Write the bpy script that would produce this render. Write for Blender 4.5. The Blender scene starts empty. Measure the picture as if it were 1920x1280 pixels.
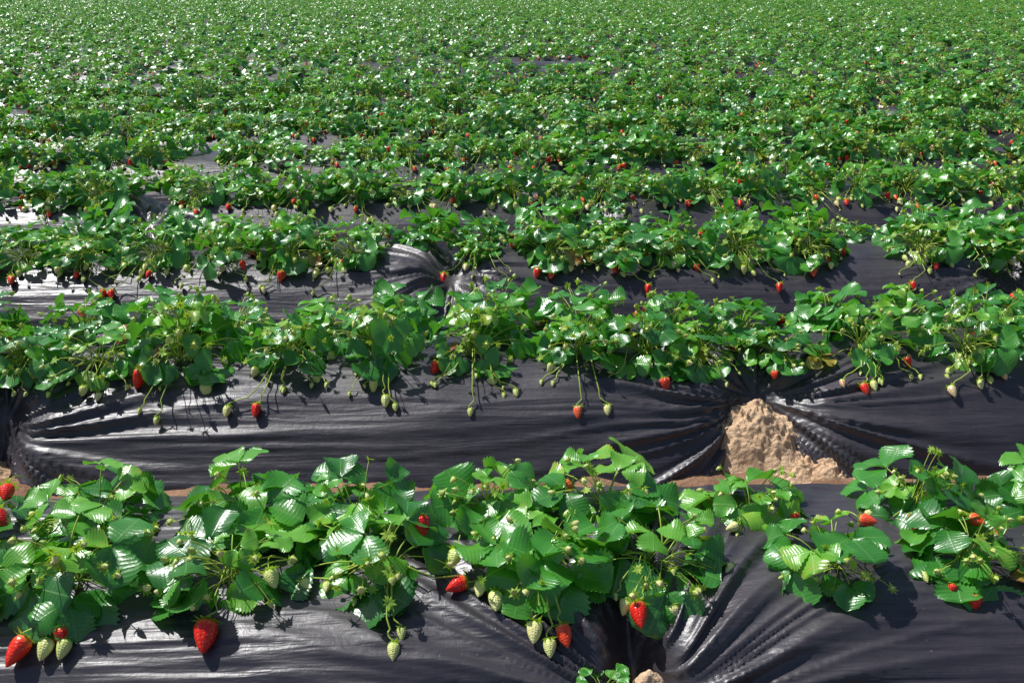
import bpy, math
import numpy as np
from mathutils import Vector, Matrix

rng = np.random.default_rng(11)
scene = bpy.context.scene
W, HB, S, Y0 = 0.54, 0.30, 1.30, 2.0

# ------------------------------------------------------------------ noise
_tab = np.random.default_rng(3).random((256, 256))
def vnoise(x, y, seed=0):
    x = np.asarray(x, float) + seed * 17.31; y = np.asarray(y, float) + seed * 7.77
    xi = np.floor(x).astype(int); yi = np.floor(y).astype(int)
    fx = x - xi; fy = y - yi
    fx = fx * fx * (3 - 2 * fx); fy = fy * fy * (3 - 2 * fy)
    a = _tab[xi & 255, yi & 255]; b = _tab[(xi + 1) & 255, yi & 255]
    c = _tab[xi & 255, (yi + 1) & 255]; d = _tab[(xi + 1) & 255, (yi + 1) & 255]
    return (a * (1 - fx) + b * fx) * (1 - fy) + (c * (1 - fx) + d * fx) * fy

# ------------------------------------------------------------------ materials
def new_mat(name):
    m = bpy.data.materials.new(name); m.use_nodes = True
    nt = m.node_tree; nt.nodes.clear()
    out = nt.nodes.new('ShaderNodeOutputMaterial')
    return m, nt, out
def N(nt, t, **kw):
    n = nt.nodes.new(t)
    for k, v in kw.items():
        setattr(n, k, v)
    return n
def M(nt, op, a, b=None, c=None, clamp=False):
    n = nt.nodes.new('ShaderNodeMath'); n.operation = op; n.use_clamp = clamp
    for i, v in enumerate((a, b, c)):
        if v is None: continue
        if isinstance(v, (int, float)): n.inputs[i].default_value = v
        else: nt.links.new(v, n.inputs[i])
    return n.outputs[0]
def ramp(nt, fac, stops):
    r = nt.nodes.new('ShaderNodeValToRGB'); el = r.color_ramp.elements
    while len(el) < len(stops): el.new(0.5)
    for e, (p, c) in zip(el, stops):
        e.position = p; e.color = (*c, 1)
    nt.links.new(fac, r.inputs[0]); return r.outputs[0]
def mixc(nt, fac, a, b, mode='MIX'):
    n = nt.nodes.new('ShaderNodeMix'); n.data_type = 'RGBA'; n.blend_type = mode
    for s, v in ((n.inputs[0], fac), (n.inputs[6], a), (n.inputs[7], b)):
        if isinstance(v, (int, float)): s.default_value = v
        elif isinstance(v, tuple): s.default_value = (*v, 1)
        else: nt.links.new(v, s)
    return n.outputs[2]
def attr(nt):
    a = N(nt, 'ShaderNodeAttribute', attribute_name='lc')
    s = nt.nodes.new('ShaderNodeSeparateXYZ'); nt.links.new(a.outputs['Vector'], s.inputs[0])
    return s.outputs
def principled(nt, out, base, rough, spec=0.5, bump=None, bstr=0.5, bdist=0.002, transl=None, tfac=0.3):
    p = nt.nodes.new('ShaderNodeBsdfPrincipled')
    if isinstance(base, tuple): p.inputs['Base Color'].default_value = (*base, 1)
    else: nt.links.new(base, p.inputs['Base Color'])
    if isinstance(rough, (int, float)): p.inputs['Roughness'].default_value = rough
    else: nt.links.new(rough, p.inputs['Roughness'])
    p.inputs['Specular IOR Level'].default_value = spec
    if bump is not None:
        b = nt.nodes.new('ShaderNodeBump'); b.inputs['Strength'].default_value = bstr
        b.inputs['Distance'].default_value = bdist
        nt.links.new(bump, b.inputs['Height']); nt.links.new(b.outputs[0], p.inputs['Normal'])
    if transl is not None:
        t = nt.nodes.new('ShaderNodeBsdfTranslucent')
        if isinstance(transl, tuple): t.inputs[0].default_value = (*transl, 1)
        else: nt.links.new(transl, t.inputs[0])
        mx = nt.nodes.new('ShaderNodeMixShader'); mx.inputs[0].default_value = tfac
        nt.links.new(p.outputs[0], mx.inputs[1]); nt.links.new(t.outputs[0], mx.inputs[2])
        nt.links.new(mx.outputs[0], out.inputs[0])
    else:
        nt.links.new(p.outputs[0], out.inputs[0])
    return p

def mat_leaf():
    m, nt, out = new_mat('strawberry_leaf')
    u, v, t = attr(nt)
    au = M(nt, 'ABSOLUTE', u)
    f = M(nt, 'FRACT', M(nt, 'MULTIPLY', v, 9.0))
    d = M(nt, 'ABSOLUTE', M(nt, 'SUBTRACT', f, 0.5))          # 0.5 at vein line
    vein = M(nt, 'MULTIPLY', M(nt, 'SUBTRACT', d, 0.38, clamp=True), 8.0, clamp=True)
    mid = M(nt, 'SUBTRACT', 1.0, M(nt, 'MULTIPLY', au, 16.0), clamp=True)
    vm = M(nt, 'MAXIMUM', M(nt, 'MULTIPLY', vein, 0.45), mid)
    oi = nt.nodes.new('ShaderNodeObjectInfo')
    tc = nt.nodes.new('ShaderNodeTexCoord')
    nz = N(nt, 'ShaderNodeTexNoise'); nz.inputs['Scale'].default_value = 30; nz.inputs['Detail'].default_value = 3
    nt.links.new(tc.outputs['Object'], nz.inputs['Vector'])
    tt = M(nt, 'ADD', t, M(nt, 'MULTIPLY', M(nt, 'SUBTRACT', nz.outputs[0], 0.5), 0.3))
    tt = M(nt, 'ADD', tt, M(nt, 'MULTIPLY', M(nt, 'SUBTRACT', oi.outputs['Random'], 0.5), 0.12))
    col = ramp(nt, tt, [(0.0, (.024, .160, .022)), (0.4, (.060, .300, .030)), (0.70, (.18, .48, .04)),
                        (0.86, (.48, .52, .06)), (0.97, (.30, .07, .03))])
    col = mixc(nt, M(nt, 'MULTIPLY', vm, 0.45), col, (.25, .50, .13))
    hb = M(nt, 'SUBTRACT', 1.0, M(nt, 'POWER', M(nt, 'MULTIPLY', d, 2.0), 2.0))
    hb = M(nt, 'MULTIPLY', hb, M(nt, 'MULTIPLY', M(nt, 'ADD', au, 0.25), 0.8, clamp=True))
    nz2 = N(nt, 'ShaderNodeTexNoise'); nz2.inputs['Scale'].default_value = 200; nz2.inputs['Detail'].default_value = 3
    nt.links.new(tc.outputs['Object'], nz2.inputs['Vector'])
    hb = M(nt, 'ADD', hb, M(nt, 'MULTIPLY', nz2.outputs[0], 1.0))
    hb = M(nt, 'SUBTRACT', hb, M(nt, 'MULTIPLY', mid, 0.6))
    tr = mixc(nt, 0.5, col, (.26, .82, .03), 'MIX')
    principled(nt, out, col, 0.31, 1.0, hb, 0.42, 0.0014, tr, 0.27)
    return m

def mat_stem():
    m, nt, out = new_mat('strawberry_stem')
    u, v, t = attr(nt)
    col = ramp(nt, t, [(0, (.20, .40, .05)), (0.6, (.48, .62, .10)), (1, (.42, .24, .09))])
    principled(nt, out, col, 0.45, 0.4, transl=(.5, .7, .05), tfac=0.15)
    return m
def mat_sepal():
    m, nt, out = new_mat('calyx_green')
    u, v, t = attr(nt)
    col = ramp(nt, t, [(0, (.10, .34, .04)), (1, (.48, .64, .09))])
    principled(nt, out, col, 0.5, 0.35, transl=(.5, .75, .04), tfac=0.3)
    return m
def mat_berry():
    m, nt, out = new_mat('strawberry_fruit')
    u, v, t = attr(nt)
    cv = nt.nodes.new('ShaderNodeCombineXYZ')
    nt.links.new(M(nt, 'MULTIPLY', u, 13.0), cv.inputs[0]); nt.links.new(M(nt, 'MULTIPLY', v, 10.0), cv.inputs[1])
    vo = nt.nodes.new('ShaderNodeTexVoronoi'); vo.inputs['Scale'].default_value = 1.0
    vo.inputs['Randomness'].default_value = 0.45
    nt.links.new(cv.outputs[0], vo.inputs['Vector'])
    seed = M(nt, 'LESS_THAN', vo.outputs['Distance'], 0.15)
    k = M(nt, 'SUBTRACT', t, M(nt, 'MULTIPLY', M(nt, 'SUBTRACT', 0.30, v, clamp=True), 1.1))
    col = ramp(nt, k, [(0.0, (.40, .54, .09)), (0.25, (.78, .80, .30)), (0.45, (.85, .62, .36)),
                       (0.65, (.86, .16, .05)), (0.85, (.82, .026, .014)), (1.0, (.56, .008, .010))])
    sc = ramp(nt, t, [(0.3, (.46, .50, .10)), (0.6, (.68, .48, .08))])
    col = mixc(nt, M(nt, 'MULTIPLY', seed, 0.6), col, sc)
    hb = M(nt, 'MULTIPLY', vo.outputs['Distance'], 1.6, clamp=True)
    principled(nt, out, col, 0.25, 0.5, hb, 0.6, 0.0018)
    return m
def mat_simple(name, c, r=0.5, tr=None, tf=0.2):
    m, nt, out = new_mat(name); principled(nt, out, c, r, 0.4, transl=tr, tfac=tf); return m

def mat_plastic():
    m, nt, out = new_mat('black_plastic_mulch')
    tc = nt.nodes.new('ShaderNodeTexCoord')
    def noise(sc, det, scl=(1, 1, 1), rough=0.5, dist=0.0):
        mp = nt.nodes.new('ShaderNodeMapping'); mp.inputs['Scale'].default_value = scl
        nt.links.new(tc.outputs['Object'], mp.inputs[0])
        n = nt.nodes.new('ShaderNodeTexNoise'); n.inputs['Scale'].default_value = sc
        n.inputs['Detail'].default_value = det; n.inputs['Roughness'].default_value = rough
        n.inputs['Distortion'].default_value = dist
        nt.links.new(mp.outputs[0], n.inputs['Vector']); return n.outputs[0]
    dust = noise(2.3, 7, rough=0.65)
    dust2 = noise(45, 5, rough=0.7)
    fine = noise(14, 3, (0.14, 1.6, 1.6), 0.5, 0.4)
    fine2 = noise(55, 3, (0.22, 1.4, 1.4))
    crk = noise(38, 4, (1, 1, 1), 0.6, 0.8)
    df = M(nt, 'MULTIPLY', M(nt, 'SUBTRACT', dust, 0.42, clamp=True), 3.0, clamp=True)
    df = M(nt, 'MULTIPLY', df, M(nt, 'ADD', dust2, 0.1))
    col = mixc(nt, M(nt, 'MULTIPLY', df, 0.5), (.032, .028, .037), (.135, .116, .112))
    sp = M(nt, 'MULTIPLY', M(nt, 'SUBTRACT', noise(120, 3), 0.70, clamp=True), 12.0, clamp=True)
    col = mixc(nt, M(nt, 'MULTIPLY', sp, 0.5), col, (.26, .20, .14))
    rg = M(nt, 'ADD', 0.38, M(nt, 'MULTIPLY', df, 0.2))
    h = M(nt, 'ADD', fine, M(nt, 'MULTIPLY', fine2, 0.22))
    h = M(nt, 'ADD', h, M(nt, 'MULTIPLY', crk, 0.12))
    principled(nt, out, col, rg, 0.75, h, 0.5, 0.014)
    return m
def mat_soil(name, a, b):
    m, nt, out = new_mat(name)
    tc = nt.nodes.new('ShaderNodeTexCoord')
    n1 = nt.nodes.new('ShaderNodeTexNoise'); n1.inputs['Scale'].default_value = 9; n1.inputs['Detail'].default_value = 8
    n1.inputs['Roughness'].default_value = 0.7
    n2 = nt.nodes.new('ShaderNodeTexNoise'); n2.inputs['Scale'].default_value = 70; n2.inputs['Detail'].default_value = 5
    for n in (n1, n2): nt.links.new(tc.outputs['Object'], n.inputs['Vector'])
    col = ramp(nt, n1.outputs[0], [(0.3, a), (0.7, b)])
    h = M(nt, 'ADD', n1.outputs[0], M(nt, 'MULTIPLY', n2.outputs[0], 0.5))
    principled(nt, out, col, 0.95, 0.15, h, 0.8, 0.02)
    return m

MATS = [mat_leaf(), mat_stem(), mat_berry(), mat_sepal(),
        mat_simple('white_petal', (.80, .80, .74), 0.6, (.7, .7, .6), 0.25),
        mat_simple('flower_centre', (.60, .48, .04), 0.6)]
LEAF, STEM, BERRY, SEPAL, PETAL, CENTRE = range(6)
PLASTIC = mat_plastic()
SOIL = mat_soil('sandy_soil', (.54, .35, .21), (.78, .56, .36))
GROUND = mat_soil('field_soil', (.19, .10, .06), (.35, .21, .13))

# ------------------------------------------------------------------ mesh builder
class B:
    def __init__(s): s.v, s.f, s.m, s.a, s.n = [], [], [], [], 0
    def add(s, v, f, mat, uvt):
        s.v.append(v); s.f.append(f + s.n); s.m.append(np.full(len(f), mat)); s.a.append(uvt); s.n += len(v)
    def grid(s, P, mat, u, v, t):           # P (a,b,3)
        a, b = P.shape[:2]
        i = np.arange(a * b).reshape(a, b)
        f = np.stack([i[:-1, :-1], i[1:, :-1], i[1:, 1:], i[:-1, 1:]], -1).reshape(-1, 4)
        at = np.stack([np.broadcast_to(u, (a, b)), np.broadcast_to(v, (a, b)), np.broadcast_to(t, (a, b))], -1).reshape(-1, 3)
        s.add(P.reshape(-1, 3), f, mat, at)
    def mesh(s, name, mats):
        V = np.concatenate(s.v); F = np.concatenate(s.f); Mi = np.concatenate(s.m); A = np.concatenate(s.a)
        me = bpy.data.meshes.new(name)
        me.vertices.add(len(V)); me.vertices.foreach_set('co', V.astype(np.float32).ravel())
        me.loops.add(F.size); me.loops.foreach_set('vertex_index', F.astype(np.int32).ravel())
        me.polygons.add(len(F)); me.polygons.foreach_set('loop_start', np.arange(0, F.size, 4, dtype=np.int32))
        try: me.polygons.foreach_set('loop_total', np.full(len(F), 4, dtype=np.int32))
        except Exception: pass
        me.polygons.foreach_set('material_index', Mi.astype(np.int32))
        me.polygons.foreach_set('use_smooth', np.ones(len(F), dtype=bool))
        at = me.attributes.new('lc', 'FLOAT_VECTOR', 'POINT'); at.data.foreach_set('vector', A.astype(np.float32).ravel())
        for m in mats: me.materials.append(m)
        me.update(calc_edges=True); me.validate()
        return me

def nrm(a): a = np.asarray(a, float); return a / (np.linalg.norm(a) + 1e-9)
def frame(f, n):
    f = nrm(f); n = np.asarray(n, float); n = nrm(n - f * np.dot(n, f)); r = np.cross(f, n)
    return np.stack([r, f, n])            # rows
def rot(v, ax, ang):
    ax = nrm(ax); v = np.asarray(v, float)
    return v * math.cos(ang) + np.cross(ax, v) * math.sin(ang) + ax * np.dot(ax, v) * (1 - math.cos(ang))

LODS = {'hi': (18, [-1, -.82, -.45, 0, .45, .82, 1]), 'mid': (8, [-1, -.5, 0, .5, 1]), 'low': (4, [-1, 0, 1])}
def leaflet(b, pos, f, n, L, t, lod, r, wid=1.0, mat=LEAF):
    nv, us = LODS[lod]; us = np.array(us, float)
    vv = np.linspace(0, 1, nv + 1)[:, None]; U = us[None, :]
    sh = (vv ** .60) * ((1 - vv) ** .36) / .505
    sh = np.clip(sh, 0.02, None)
    w = L * 0.50 * wid * sh
    if lod == 'hi':
        par = (np.arange(nv + 1) % 2)[:, None]
        edge = np.where(np.abs(U) > .99, np.where(par == 1, 1.07, .92), 1.0)
    else: par = 0; edge = 1.0
    x = U * w * edge
    y = L * (vv + .17 * np.abs(U) * (1 - vv) * np.minimum(1, vv * 3))
    fold = r.uniform(.0, .38); curl = r.uniform(-.12, .30); cup = r.uniform(-.9, .7)
    z = fold * np.abs(x) - curl * L * vv ** 2 + cup * (x ** 2) / L
    z = z + .06 * L * np.sin(vv * 5 + r.uniform(0, 6)) * U + 0 * par
    if lod == 'hi':
        z = z - .009 * L * (1 - par) * np.minimum(1, 2 * np.abs(U)) * np.minimum(1, 4 * (1 - vv))
        z = z + .05 * L * np.sin(vv * 9 + r.uniform(0, 6)) * np.abs(U) ** 3
    P = np.stack([x + 0 * vv, y + 0 * U, z + 0 * U * vv], -1)
    R = frame(f, n)
    P = P @ R + pos
    tt = t + .0 * U + (0.10 * np.abs(U) ** 3 if r.random() < .25 else 0) * (vv > .3)
    b.grid(P, mat, U + 0 * vv, vv + 0 * U, tt + 0 * vv)

def tube(b, pts, r0, r1, t, mat=STEM, sides=5):
    pts = np.array(pts, float); n = len(pts)
    tan = np.gradient(pts, axis=0); tan /= np.linalg.norm(tan, axis=1)[:, None] + 1e-9
    ref = np.array([.3, .9, .1]); a = np.cross(tan, ref); a /= np.linalg.norm(a, axis=1)[:, None] + 1e-9
    c = np.cross(tan, a); th = np.linspace(0, 2 * math.pi, sides + 1)
    rr = np.linspace(r0, r1, n)[:, None, None]
    P = pts[:, None] + rr * (a[:, None] * np.cos(th)[None, :, None] + c[:, None] * np.sin(th)[None, :, None])
    b.grid(P, mat, th[None, :] / 6.28, np.linspace(0, 1, n)[:, None], t)

def bez(p0, p1, p2, n):
    t = np.linspace(0, 1, n)[:, None]
    return (1 - t) ** 2 * np.array(p0) + 2 * t * (1 - t) * np.array(p1) + t ** 2 * np.array(p2)

def calyx(b, pos, ax, r, t, rg, k=9, lift=.25):
    ax = nrm(ax); s = nrm(np.cross(ax, [.31, .77, .55])); q = np.cross(ax, s)
    vs, fs, at = [], [], []
    for i in range(k):
        a = 2 * math.pi * i / k + rg.uniform(-.15, .15); rr = r * rg.uniform(.75, 1.15)
        d = s * math.cos(a) + q * math.sin(a); p = np.cross(ax, d)
        l1 = lift * rg.uniform(.2, 1.2); l2 = lift * rg.uniform(-.8, 1.6)
        o = len(vs)
        vs += [pos - p * rr * .10, pos + p * rr * .10,
               pos + d * rr * .5 + p * rr * .2 + ax * -rr * l1 * .5, pos + d * rr * .5 - p * rr * .2 + ax * -rr * l1 * .5,
               pos + d * rr + ax * -rr * l2 + p * rr * .02, pos + d * rr + ax * -rr * l2 - p * rr * .02]
        fs += [[o, o + 1, o + 2, o + 3], [o + 3, o + 2, o + 4, o + 5]]
        at += [[0, 0, t]] * 6
    b.add(np.array(vs), np.array(fs), SEPAL, np.array(at))

def berry(b, pos, ax, L, Rr, ripe, rg, res=(16, 12), mat=BERRY):
    ax = nrm(ax); s = nrm(np.cross(ax, [.31, .77, .55])); q = np.cross(ax, s)
    h = np.linspace(0, 1, res[1])[:, None]; th = np.linspace(0, 2 * math.pi, res[0] + 1)[None]
    pr = np.sin(math.pi * np.clip(h, 0, 1) ** .58) ** .68; pr[0] = .05; pr[-1] = .02
    k = 1 + .05 * np.sin(2 * th + rg.uniform(0, 6)) + .03 * np.sin(3 * th + h * 4)
    rad = Rr * pr * k; rad[:, -1] = rad[:, 0]
    P = pos + ax * (h * L)[..., None] + s * (rad * np.cos(th))[..., None] + q * (rad * np.sin(th))[..., None]
    b.grid(P[:, ::-1], mat, th[:, ::-1] / 6.283 + 0 * h, h + 0 * th, ripe)

def flower(b, pos, ax, r, rg):
    ax = nrm(ax); s = nrm(np.cross(ax, [.31, .77, .55]))
    for i in range(5):
        d = rot(s, ax, i * 1.2566 + .2)
        leaflet(b, pos + d * r * .12, d + ax * .15, ax, r, 0, 'low', rg, 1.15, PETAL)
    berry(b, pos + ax * .006 * r / .013, -ax, .007 * r / .013, .0042 * r / .013, 0, rg, (8, 5), CENTRE)
    calyx(b, pos - ax * .002, ax, r * .8, .3, rg, 6, .1)

def leaf(b, root, pos, n, f, L, t, lod, r):
    n = nrm(n); f = np.asarray(f, float); f = nrm(f - n * np.dot(f, n))
    c = np.array(root) * .5 + pos * .5 + np.array([0, 0, .03]) - f * .01
    tube(b, bez(root, c, pos, 3 if lod == 'low' else 7), .0022, .0014, r.uniform(.1, .7), sides=3 if lod == 'low' else 5)
    for a, s in ((0, 1.0), (r.uniform(1.15, 1.5), .93), (-r.uniform(1.15, 1.5), .93)):
        d = rot(f, n, a); nn = rot(n, f, a * -.12 + r.uniform(-.22, .22)); nn = nrm(nn + r.normal(0, .14, 3))
        leaflet(b, pos + d * .006, d + nn * r.uniform(-.15, .2), nn, L * s * r.uniform(.88, 1.08), t + r.uniform(-.04, .04), lod, r,
                r.uniform(.95, 1.12))

def zsurf(u): return HB * (1 - min(abs(u) / W, 1.1) ** 3)

def plant(b, r, nleaf=18, R=.11, H=.095, Lf=.07, lod='hi', front=False, org=(0, 0, 0), nflow=9, uoff=-.14, yellow=0.0):
    org = np.array(org, float)
    ph = r.uniform(0, 6)
    for i in range(nleaf):
        az = ph + i * 2.39996 + r.uniform(-.3, .3)
        q = (i + .5) / nleaf
        phi = math.radians(8 + 90 * q ** .7 + r.uniform(-8, 8))
        k = r.uniform(.68, 1.25)
        p = np.array([R * 1.15 * k * math.sin(phi) * math.cos(az), R * k * math.sin(phi) * math.sin(az), .03 + H * k * max(math.cos(phi), .0)])
        if front and p[1] < -.02 and phi > .9:
            p[2] = max(zsurf(uoff + p[1]) - HB, -.10) + r.uniform(.03, .065)
        n = np.array([math.sin(phi) * math.cos(az) * .55, math.sin(phi) * math.sin(az) * .52 - .10, .78 + .4 * math.cos(phi)]) + r.normal(0, .26, 3)
        f = np.array([math.cos(az), math.sin(az), -.25 * math.sin(phi)]) + r.normal(0, .35, 3)
        L = Lf * r.uniform(.72, 1.14); t = r.uniform(.03, .46) + yellow
        if r.random() < .18: t = r.uniform(.5, .72)
        if q < .3 and r.random() < .4: L *= .65; t = r.uniform(.55, .72)
        if q > .75 and r.random() < .10: t = r.uniform(.8, .97)
        root = org + np.array([r.uniform(-.02, .02), r.uniform(-.02, .02), .0])
        leaf(b, root, org + p, n, f, L, t, lod, r)
    for i in range(nflow):
        az = r.uniform(0, 6.28) if r.random() < .35 else -math.pi / 2 + r.normal(0, .8)
        phi = math.radians(r.uniform(25, 98)); k = r.uniform(1.05, 1.6)
        p = np.array([R * 1.1 * k * math.sin(phi) * math.cos(az), R * k * math.sin(phi) * math.sin(az), .03 + (H + .01) * min(k, 1.25) * max(math.cos(phi), 0)])
        if front and p[1] < 0: p[2] = max(p[2], zsurf(uoff + p[1]) - HB + .02)
        root = org + np.array([r.uniform(-.03, .03), r.uniform(-.03, .03), .01])
        pt = org + p
        tube(b, bez(root, root * .4 + pt * .6 + np.array([0, 0, .035]), pt, 3 if lod == 'low' else 6), .0015, .0011, r.uniform(.5, .75), sides=3)
        ax = nrm(np.array([math.cos(az) * .6, math.sin(az) * .6, r.uniform(-.6, .9)]))
        if r.random() < .008: flower(b, pt, nrm(ax + np.array([0, -.2, .8])), .011, r)
        else:
            kk = r.random()
            calyx(b, pt, ax, r.uniform(.010, .017), r.uniform(.4, 1), r, 6 if lod == 'low' else 8, -.3)
            if kk < .65: berry(b, pt, ax, r.uniform(.010, .022), r.uniform(.005, .009), r.uniform(.05, .3), r, (6, 5))
    for i in range(r.integers(0, 3)):
        az = -math.pi / 2 + r.normal(0, .9)
        p = org + np.array([R * 1.35 * math.cos(az), R * 1.35 * math.sin(az), r.uniform(.02, .07)])
        if front: p[2] = org[2] + max(zsurf(uoff + p[1] - org[1]) - HB, -.1) + .04
        ax = np.array([math.cos(az) * .5, math.sin(az) * .5, -.8]); L = r.uniform(.034, .048)
        rp = r.choice([.2, .3, .8, .9, .85])
        berry(b, p, ax, L, L * .36, rp, r, (10, 8) if lod != 'low' else (7, 5)); calyx(b, p, -ax, L * .45, .5, r, 8, .2)

def surf(t, off=0.0):
    a = abs(t); u = t * W; z = HB * (1 - a ** 3)
    s = HB * 3 * a * a / W                     # slope magnitude
    ny, nz = (math.copysign(s, t), 1.0); l = math.hypot(ny, nz)
    return u + ny / l * off, z + nz / l * off, np.array([0, ny / l, nz / l])
def hang(b, xs, xe, te, L, ripe, r, us=-.14, zs=.33, Rk=.31, tilt=0.0):
    """stem from the crown, over the bed shoulder, fruit resting on the plastic (row-local coordinates)"""
    arc = math.hypot(1, HB * 3 * te * te / W) * W
    tt = te + L * .5 / arc
    Rr = L * Rk
    P = [np.array([xs, us, zs])]
    t0 = min(-.33, tt + .06)
    u, z, n = surf(t0, .045); P.append(np.array([xs * .65 + xe * .35, u, z]))
    for k in np.linspace(.35, 1, 5):
        tk = t0 + (tt - t0) * k; off = .024 + (Rr * .9 - .012) * k * k
        u, z, n = surf(tk, max(off, .01))
        P.append(np.array([xs + (xe - xs) * (.35 + .65 * k) + .008 * math.sin(k * 5 + xe * 30), u, z]))
    tube(b, P, .0021, .0017, r.uniform(.45, .7))
    u, z, n = surf(te, Rr * .95 + .003)
    tangent = np.cross([1, 0, 0], n); tangent = -tangent if tangent[2] > 0 else tangent
    tangent = nrm(tangent + np.array([tilt, 0, 0]))
    top = np.array([xe, u, z]) - tangent * L * .5
    top = P[-1] * .3 + top * .7
    berry(b, top, tangent, L, Rr, ripe, r)
    calyx(b, top, -tangent, Rr * r.uniform(1.1, 1.5), r.uniform(.2, .8), r, 10, .3)

def rand_hangs(b, r, n, spread=.16, red=.22):
    for i in range(n):
        xe = r.uniform(-spread, spread); te = r.uniform(-.72, -.42)
        k = r.random()
        if k < .48: L, rp = r.uniform(.018, .034), r.uniform(.05, .35)
        elif k < 1 - red: L, rp = r.uniform(.034, .045), r.uniform(.2, .42)
        else: L, rp = r.uniform(.040, .052), r.uniform(.7, .92)
        hang(b, xe * .3 if spread < .3 else xe - .03, xe, te, L, rp, r, tilt=r.uniform(-.3, .3))
        if r.random() < .7:
            x2 = xe + r.uniform(-.04, .04); hang(b, xe * .5 if spread < .3 else xe, x2, te + r.uniform(.04, .14), .015, .2, r)

# ------------------------------------------------------------------ variants
def seeded(k): return np.random.default_rng(100 + k)
FRONT, BACK, TRUSS, TRUSS_S, FAR = [], [], [], [], []
for i in range(9):
    b = B(); r = seeded(i); plant(b, r, nleaf=int(r.integers(13, 18)), front=True, nflow=20); FRONT.append(b.mesh('front_plant_mesh', MATS))
for i in range(6):
    b = B(); r = seeded(20 + i); plant(b, r, nleaf=int(r.integers(13, 18)), nflow=14); BACK.append(b.mesh('back_plant_mesh', MATS))
for i in range(9):
    b = B(); r = seeded(40 + i); rand_hangs(b, r, int(r.integers(4, 8)), red=.26); TRUSS.append(b.mesh('truss_mesh', MATS))
for i in range(5):
    b = B(); r = seeded(50 + i)
    for k in range(int(r.integers(2, 5))):
        xe = r.uniform(-.14, .14); hang(b, xe * .4, xe, r.uniform(-.58, -.42), r.uniform(.014, .026), r.uniform(.05, .25), r, tilt=r.uniform(-.4, .4))
    TRUSS_S.append(b.mesh('small_truss_mesh', MATS))
for i in range(12):   # 1.28 m of bed, both planting lines
    b = B(); r = seeded(60 + i)
    for k in range(4):
        hh = r.uniform(.05, .16); sp = r.uniform(.7, 1.15)
        if r.random() > .14: plant(b, r, nleaf=10, R=.10 * sp, H=hh, lod='low', front=True, org=(-.48 + .32 * k + r.uniform(-.07, .07), -.12, HB - .01), nflow=12, Lf=.078 * r.uniform(.78, 1.12))
        hh = r.uniform(.05, .16); sp = r.uniform(.7, 1.15)
        if r.random() > .18: plant(b, r, nleaf=9, R=.10 * sp, H=hh, lod='low', org=(-.4 + .32 * k + r.uniform(-.07, .07), .12, HB - .01), nflow=9, Lf=.078 * r.uniform(.78, 1.12))
    rand_hangs(b, r, 9, .6, .3)
    FAR.append(b.mesh('far_row_mesh', MATS))

def obj(name, me, loc=(0, 0, 0), rz=0, sc=1, coll=None):
    o = bpy.data.objects.new(name, me); o.location = loc; o.rotation_euler = (0, 0, rz)
    o.scale = (sc, sc, sc) if not isinstance(sc, tuple) else sc
    (coll or scene.collection).objects.link(o); return o
def child(name, me, par, loc, sc=(1, 1, 1), coll=None):
    o = bpy.data.objects.new(name, me); (coll or scene.collection).objects.link(o)
    o.parent = par
    pm = Matrix.LocRotScale(Vector(par.location), par.rotation_euler, Vector(par.scale))
    o.matrix_parent_inverse = pm.inverted()
    o.location = loc; o.scale = sc; return o

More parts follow.
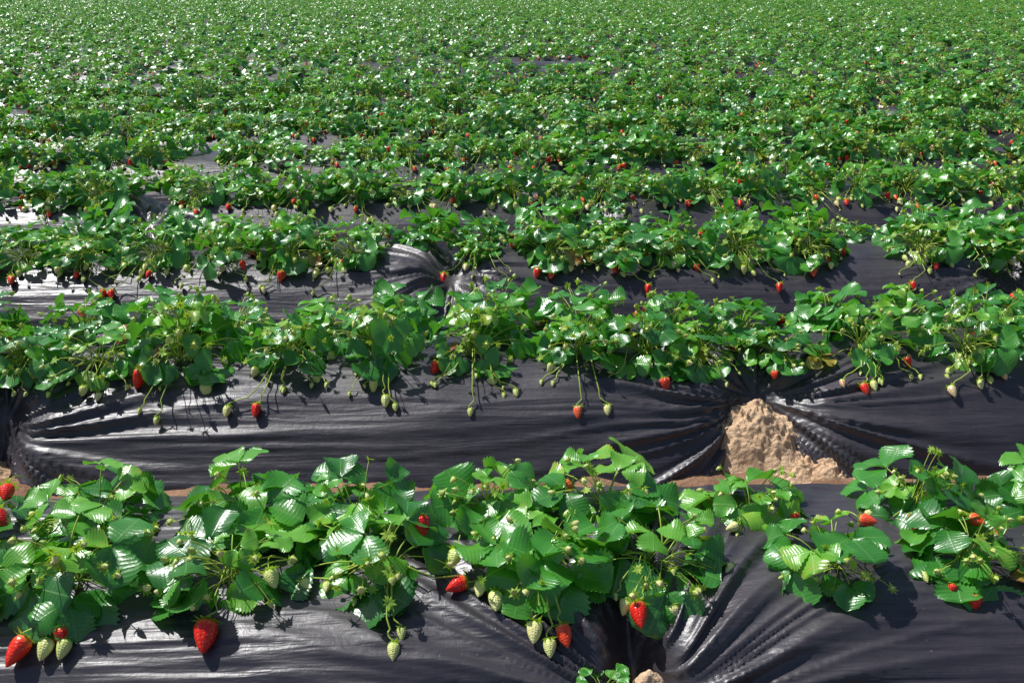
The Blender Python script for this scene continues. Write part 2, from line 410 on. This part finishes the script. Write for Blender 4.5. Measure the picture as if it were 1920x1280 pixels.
# ------------------------------------------------------------------ beds
_a = np.linspace(0, 1.2, 400); _arc = np.concatenate([[0], np.cumsum(np.hypot(np.diff(_a) * W, np.diff(HB * (1 - _a ** 3))))])
def make_bed(row, x0, x1, dx, nt_, pinches, coarse=False):
    yc = Y0 + S * row
    xs = np.arange(x0, x1, dx); ts = np.linspace(-1.08, 1.08, nt_)
    X, T = np.meshgrid(xs, ts, indexing='ij'); sd = row * 3.1
    Wl = np.full_like(X, W); H = np.full_like(X, HB)
    side = np.clip(-T * 3, 0, 1)
    for (px, pt, dW, sg, dh, amp, Rr) in pinches:
        g = np.exp(-((X - px) / sg) ** 2)
        Wl -= dW * g * side
        H -= dh * np.exp(-((X - px) / (sg * .9)) ** 2)
    A = np.abs(T)
    U = T * Wl; Z = H * (1 - A ** 3)
    slope = H * 3 * A * A * np.sign(T) / Wl
    l = np.hypot(slope, 1); NY, NZ = slope / l, 1 / l
    Sa = np.sign(T) * np.interp(A, _a, _arc)
    wob = Sa + .05 * vnoise(X * 1.3, Sa * 4, 2 + sd) + .015 * vnoise(X * 5, Sa * 9, 5 + sd)
    mask = vnoise(X * 1.1, Sa * 5, 9 + sd)
    rid = lambda n: 1 - np.abs(2 * n - 1)
    D = .0062 * (rid(vnoise(X * 1.1, wob * 34, 3 + sd)) ** 2) * np.clip(mask * 2 - .3, 0, 1)
    D += .0034 * rid(vnoise(X * 2.0, wob * 68, 4 + sd)) * (.4 + mask)
    D += .010 * (vnoise(X * 1.6, wob * 14, 8 + sd) - .5) * np.clip(A * 2.4 - 1.1, 0, 1)
    near = np.zeros_like(X); RD = np.zeros_like(X)
    for j, (px, pt, dW, sg, dh, amp, Rr) in enumerate(pinches):
        s0 = -np.interp(abs(pt), _a, _arc)
        ax_, as_ = X - px, Sa - s0
        r_ = np.hypot(ax_, as_); an = np.arctan2(as_, ax_) + .06 * (vnoise(X * 3, Sa * 3, 12 + j) - .5)
        f1 = rid(vnoise(an * 4, r_ * .5, 20 + j + sd)); f2 = rid(vnoise(an * 9, r_ * .6, 30 + j + sd)); f3 = rid(vnoise(an * 19, r_ * .7, 40 + j))
        lenv = np.exp(-(r_ / (Rr * (.6 + .9 * vnoise(an * 7, 0 * an, 50 + j)))) ** 1.8)
        near = np.maximum(near, np.exp(-(r_ / (Rr * .85)) ** 3))
        RD += amp * lenv * np.clip(r_ / .10, 0, 1) * (.7 * f1 ** 2 + 1.1 * f2 ** 2 * np.clip((r_ - .04) / .10, 0, 1)
                                                     + .65 * f3 * np.clip((r_ - .10) / .12, 0, 1) - .8)
    D = D * (1 - .92 * near) + RD + .006 * (vnoise(X * 4, Sa * 5, 1 + sd) - .5)
    Y = yc + U + NY * D + .012 * (vnoise(X * .6, X * 0, 6 + sd) - .5)
    Z = Z + NZ * D
    b = B(); b.grid(np.stack([X, Y, Z], -1), 0, 0, 0, 0)
    return obj('plastic_mulch_bed', b.mesh('plastic_mulch_bed', [PLASTIC]))

PIN = {0: [(.315, -.80, .19, .055, 0, .023, .58), (-2.2, -.8, .2, .1, 0, .014, .3), (2.6, -.8, .2, .1, 0, .014, .3)],
       1: [(.93, -.72, .18, .14, .01, .029, .56), (-1.56, -.80, .20, .10, .01, .027, .46), (3.0, -.8, .2, .1, 0, .014, .3)],
       2: [(-.12, -.45, .10, .10, .09, .028, .42), (2.42, -.6, .15, .1, .05, .026, .40), (-3.2, -.6, .15, .1, .03, .018, .28)],
       3: [(-1.9, -.45, .10, .16, .12, .028, .42), (.62, -.5, .10, .12, .05, .026, .40), (3.3, -.6, .1, .1, .02, .018, .3)]}
NROWS = 46
for row in range(NROWS):
    D = Y0 + S * row; hw = D * .56 + 1.2
    r = seeded(500 + row)
    if row in PIN: pins = PIN[row]
    elif row < 12:
        pins = []; x = -hw + r.uniform(0, 2)
        while x < hw:
            pins.append((x, -.5, .1, .12, r.uniform(.0, .1), .020, .28)); x += r.uniform(2, 3.6)
    else: pins = []
    dx, nt_ = [(.005, 220), (.005, 200), (.0075, 140), (.012, 90), (.016, 70), (.02, 60), (.03, 50)][row] if row < 7 else ((.05, 36) if row < 14 else (.15, 18))
    make_bed(row, -hw, hw + .2, dx, nt_, pins)
make_bed(-1, -2.2, 2.2, .03, 60, [])

# ------------------------------------------------------------------ soil
b = B(); g = np.linspace(-260, 260, 40); X, Y = np.meshgrid(g, g + 200, indexing='ij')
b.grid(np.stack([X, Y, X * 0], -1), 0, 0, 0, 0); obj('ground', b.mesh('ground', [GROUND]))
def furrow(row):
    yc = Y0 + S * row - S / 2; hw = 3.4
    xs = np.arange(-hw, hw, .012); ys = np.linspace(-.2, .2, 34)
    X, Y = np.meshgrid(xs, ys, indexing='ij')
    Z = .004 + .022 * vnoise(X * 9, Y * 9, row + 60) + .010 * vnoise(X * 33, Y * 33, row + 61) + .2 * Y ** 2
    b = B(); b.grid(np.stack([X, yc + Y, Z], -1), 0, 0, 0, 0); obj('furrow_soil', b.mesh('furrow_soil', [GROUND]))
furrow(1); furrow(2)
def mound(x, y, rx, ry, h, seed, k=1.0):
    th = np.linspace(0, 2 * math.pi, 161)[None]; rr = np.linspace(0, 1.9, 110)[:, None]
    X = rr * np.cos(th) * rx; Y = rr * np.sin(th) * ry
    wv = 1 + .45 * (vnoise(X * 9, Y * 9, seed + 5) - .5)
    Z = h * np.exp(-((rr * wv) ** 2.0) * .85) - .012 + 0 * th
    nz = .030 * vnoise(X * 20, Y * 20, seed) + .020 * vnoise(X * 48, Y * 48, seed + 1) + .012 * vnoise(X * 110, Y * 110, seed + 2) + .005 * vnoise(X * 230, Y * 230, seed + 3)
    Z = Z + k * (nz - .034) * np.clip(Z / h * 2.5, 0, 1)
    X = X + x; Y = Y + y
    b = B(); b.grid(np.stack([X, Y, Z], -1)[:, ::-1], 0, 0, 0, 0); obj('soil_mound', b.mesh('soil_mound', [SOIL]))
mound(.90, 2.97, .18, .15, .205, 70)
mound(1.08, 2.83, .18, .08, .07, 72)
mound(-1.68, 2.88, .09, .12, .16, 75)
mound(.325, 1.60, .065, .06, .25, 78, .5)

# ------------------------------------------------------------------ row 0 : hero plants
r = seeded(900)
heroB = [(-1.24, 1.), (-.90, 1.0), (-.56, 1.05), (-.31, .95), (.02, 1.0), (.30, 1.05), (.64, .85), (1.06, .95), (1.38, 1.0), (-1.6, 1.), (1.8, 1.)]
heroF = [(-1.14, .9), (-.88, 1.12), (-.54, 1.05), (-.22, 1.05), (.13, 1.0), (.38, 1.02), (.77, .87), (1.08, .9), (1.42, 1), (-1.5, 1.), (1.8, 1.)]
for i, (x, s) in enumerate(heroB):
    bb = B(); rr = seeded(700 + i); small = s < .9
    plant(bb, rr, nleaf=9 if small else int(rr.integers(10, 13)), R=.10, H=.10, Lf=.088, nflow=14, yellow=.2 if small else 0)
    obj('strawberry_plant', bb.mesh('strawberry_plant', MATS), (x, Y0 + .10 + r.uniform(-.02, .02), HB - .012), r.uniform(-.5, .5), s)
plants_f = []
for i, (x, s) in enumerate(heroF):
    bb = B(); rr = seeded(800 + i); small = s < .88
    plant(bb, rr, nleaf=8 if small else int(rr.integers(10, 13)), R=.10, H=.08, Lf=.088, front=True, nflow=19, uoff=-.14, yellow=.06 if small else 0)
    plants_f.append(obj('strawberry_plant', bb.mesh('strawberry_plant', MATS), (x, Y0 - .13 + r.uniform(-.015, .015), HB - .012), r.uniform(-.3, .3), s))

def cluster(row, items, plist, us=-.14):
    yc = Y0 + S * row
    groups = {}
    for it in items:
        k = min(range(len(plist)), key=lambda j: abs(plist[j].location.x - it[0])); groups.setdefault(k, []).append(it)
    for k, its in groups.items():
        bb = B(); px = plist[k].location.x; rr = seeded(1000 + k + row * 50)
        for (x, t, L, ripe, tilt) in its:
            xs = (px - x) * .55 if abs(px - x) < .12 else (px - x) * .8
            hang(bb, xs + (x - px), x - px, t, L, ripe, rr, us=us, tilt=tilt)
        child('fruit_truss', bb.mesh('fruit_truss', MATS), plist[k], (px, yc, 0))
def R0(px): return (px - 960) * .00109 + .06
row0 = [(R0(395), -.555, .074, .88, .05), (R0(62), -.59, .068, .84, -.35), (R0(107), -.58, .050, .22, -.1), (R0(138), -.58, .046, .18, -.1),
        (R0(740), -.61, .040, .22, 0), (R0(752), -.55, .030, .15, .1), (R0(862), -.37, .052, .86, -1.6), (R0(900), -.38, .044, .24, -.2),
        (R0(928), -.44, .050, .26, .0), (R0(1003), -.56, .050, .3, -.1), (R0(1030), -.61, .042, .24, 0), (R0(1056), -.575, .052, .8, .2),
        (R0(1200), -.51, .060, .86, .05), (R0(1690), -.22, .045, .86, -1.5), (R0(1778), -.36, .030, .15, 0), (R0(1820), -.35, .030, .15, .1),
        (R0(1015), -.46, .018, .15, 0), (R0(1045), -.43, .016, .15, 0), (R0(1105), -.33, .045, .9, .4), (R0(600), -.35, .030, .15, 0),
        (R0(1400), -.30, .034, .3, -.8), (R0(560), -.34, .036, .2, .6), (R0(1160), -.42, .02, .15, 0), (R0(660), -.42, .02, .15, 0)]
cluster(0, row0, plants_f)
def loose(x, u, z, L, ripe, ax, par, seed):
    bb = B(); rr = seeded(seed); a = nrm(ax)
    berry(bb, -a * L / 2, a, L, L * .36, ripe, rr); calyx(bb, -a * L / 2, -a, L * .5, .4, rr, 10, .2)
    tube(bb, bez(-a * L / 2, -a * L + np.array([0, 0, .02]), -a * L * .8 + np.array([0, .08, -.03]), 6), .0015, .0015, .5)
    child('fruit', bb.mesh('fruit', MATS), par, (x, Y0 + u, z))
for i, (x, u, z, L, rp, ax) in enumerate([(-.13, -.08, .38, .05, .97, (.2, -.7, -.6)), (-.06, -.15, .34, .045, .15, (-.3, -.8, -.5)),
        (-1.08, .0, .37, .05, .97, (.6, -.6, -.3)), (-1.11, .10, .38, .05, .9, (.2, -.9, -.2)), (.575, -.02, .325, .034, .32, (-.9, -.4, -.1)),
        (.90, -.0, .325, .042, .78, (.6, -.5, .1)), (-.64, -.10, .36, .045, .16, (.2, -.8, -.5)), (.20, .12, .36, .045, .7, (-.6, -.6, 0)),
        (1.13, -.05, .35, .04, .75, (.5, -.7, 0)), (1.17, -.08, .34, .038, .6, (-.5, -.7, -.2)), (-.44, -.2, .33, .045, .2, (.4, -.8, -.5))]):
    par = min(plants_f, key=lambda p: abs(p.location.x - x))
    loose(x, u, z, L, rp, ax, par, 1200 + i)

# weed by the first-row soil hole
bb = B(); rr = seeded(33)
for i in range(9):
    a = i * 2.4; p = np.array([.03 * math.cos(a), .03 * math.sin(a), .02 + .015 * (i % 3)])
    tube(bb, bez((0, 0, 0), p * .5 + np.array([0, 0, .015]), p, 4), .001, .0008, .2)
    d = np.array([math.cos(a), math.sin(a), .1])
    for k in (-.7, 0, .7): leaflet(bb, p, rot(d, [0, 0, 1], k), [0, -.2, 1], .026, .45, 'mid', rr, .6)
obj('weed_plant', bb.mesh('weed_plant', MATS), (.235, Y0 - .40, zsurf(.40) - .0))

# ------------------------------------------------------------------ rows 1..7 individual plants
def R1(px): return (px - 960) * .00178 + .11
row1F = [R1(p) for p in (-320, -140, 30, 180, 350, 530, 720, 900, 1070, 1200, 1330, 1490, 1660, 1830, 2010, 2190)]
coll_rows = bpy.data.collections.new('strawberry_rows')
for row in range(1, 8):
    yc = Y0 + S * row; hw = yc * .54 + .8; rr = seeded(300 + row); pf = []
    coll = None if row <= 3 else coll_rows
    xs = row1F if row == 1 else list(np.arange(-hw, hw, .295) + rr.uniform(0, .2))
    for x in xs:
        x = x + rr.uniform(-.03, .03)
        s = rr.uniform(.90, 1.18); sz = s * rr.uniform(.8, 1.45)
        if row == 2 and abs(x + .12) < .16: s = sz = .68
        if row > 1 and rr.random() < .05: continue
        if row == 3 and abs(x + 1.9) < .13: continue
        o = obj('strawberry_plant', FRONT[rr.integers(len(FRONT))], (x, yc - .14 + rr.uniform(-.02, .02), HB - .012), rr.uniform(-.6, .6), (s, s, sz), coll)
        pf.append(o)
        if row > 1:
            child('fruit_truss', TRUSS[rr.integers(len(TRUSS))], o, (x, yc, 0), (rr.choice([-1, 1]), 1, 1), coll)
        elif not (.75 < x < 1.1):
            child('fruit_truss', TRUSS_S[rr.integers(len(TRUSS_S))], o, (x, yc, 0), (rr.choice([-1, 1]), 1, 1), coll)
    for x in np.arange(-hw, hw, .30) + rr.uniform(0, .3):
        if rr.random() < (.0 if row == 1 else .07): continue
        x = x + rr.uniform(-.05, .05); s = rr.uniform(.88, 1.10)
        obj('strawberry_plant', BACK[rr.integers(len(BACK))], (x, yc + .12 + rr.uniform(-.03, .03), HB - .012), rr.uniform(0, 6.28), (s, s, s * rr.uniform(.8, 1.4)), coll)
    if row == 1:
        it = [(212, -.60, .034, .3), (290, -.68, .024, .15), (325, -.73, .030, .15), (447, -.69, .042, .26), (497, -.69, .050, .86),
              (728, -.65, .046, .26), (745, -.68, .030, .15), (882, -.71, .032, .18), (940, -.62, .022, .15), (963, -.61, .032, .2),
              (1075, -.72, .046, .68), (1127, -.71, .040, .28), (1567, -.58, .034, .5), (1605, -.62, .046, .84), (1625, -.60, .042, .24),
              (1765, -.64, .046, .42), (1825, -.60, .038, .2), (1875, -.54, .040, .5), (660, -.60, .020, .15), (815, -.55, .022, .15),
              (60, -.57, .022, .15), (1700, -.54, .024, .15), (120, -.58, .024, .2), (590, -.54, .022, .15), (1010, -.54, .022, .2),
              (-150, -.6, .04, .85), (2050, -.6, .04, .85)]
        cluster(1, [(R1(a), t, L, rp, rr.uniform(-.15, .15)) for a, t, L, rp in it], pf)

# distant rows
for row in range(8, NROWS):
    yc = Y0 + S * row; hw = yc * .56 + 1.2; rr = seeded(400 + row)
    x = -hw - rr.uniform(0, 1.2)
    while x < hw + .6:
        if row > 13 or rr.random() > .02:
            s = rr.uniform(.93, 1.1)
            obj('row_foliage', FAR[rr.integers(len(FAR))], (x, yc, HB * (1 - s)), 0, (s * rr.choice([-1, 1]), s, s), coll_rows)
        x += 1.27
e = bpy.data.objects.new('strawberry_field_rows', None); e.instance_type = 'COLLECTION'; e.instance_collection = coll_rows
scene.collection.objects.link(e)

# ------------------------------------------------------------------ light, sky, camera
az, el = math.radians(56), math.radians(57)
Sdir = Vector((-math.sin(az) * math.cos(el), math.cos(az) * math.cos(el), math.sin(el)))
sun = bpy.data.lights.new('sun', 'SUN'); sun.energy = 5.0; sun.angle = math.radians(.5); sun.color = (1, .98, .95)
so = bpy.data.objects.new('sun', sun); so.rotation_euler = Sdir.to_track_quat('Z', 'Y').to_euler(); scene.collection.objects.link(so)
w = bpy.data.worlds.new('World'); scene.world = w; w.use_nodes = True
nt = w.node_tree; bg = nt.nodes['Background']; sky = nt.nodes.new('ShaderNodeTexSky'); sky.sky_type = 'NISHITA'
sky.sun_disc = False; sky.sun_elevation = el; sky.sun_rotation = -az
nt.links.new(sky.outputs[0], bg.inputs[0]); bg.inputs[1].default_value = 0.085
cam = bpy.data.cameras.new('camera'); cam.lens = 35; cam.sensor_width = 36; cam.clip_start = .05; cam.clip_end = 1000
co = bpy.data.objects.new('camera', cam); co.location = (0, 0, 1.52); co.rotation_euler = (math.radians(90 - 20.3), 0, math.radians(-2))
scene.collection.objects.link(co); scene.camera = co
scene.view_settings.view_transform = 'Standard'; scene.view_settings.look = 'None'; scene.view_settings.exposure = 0
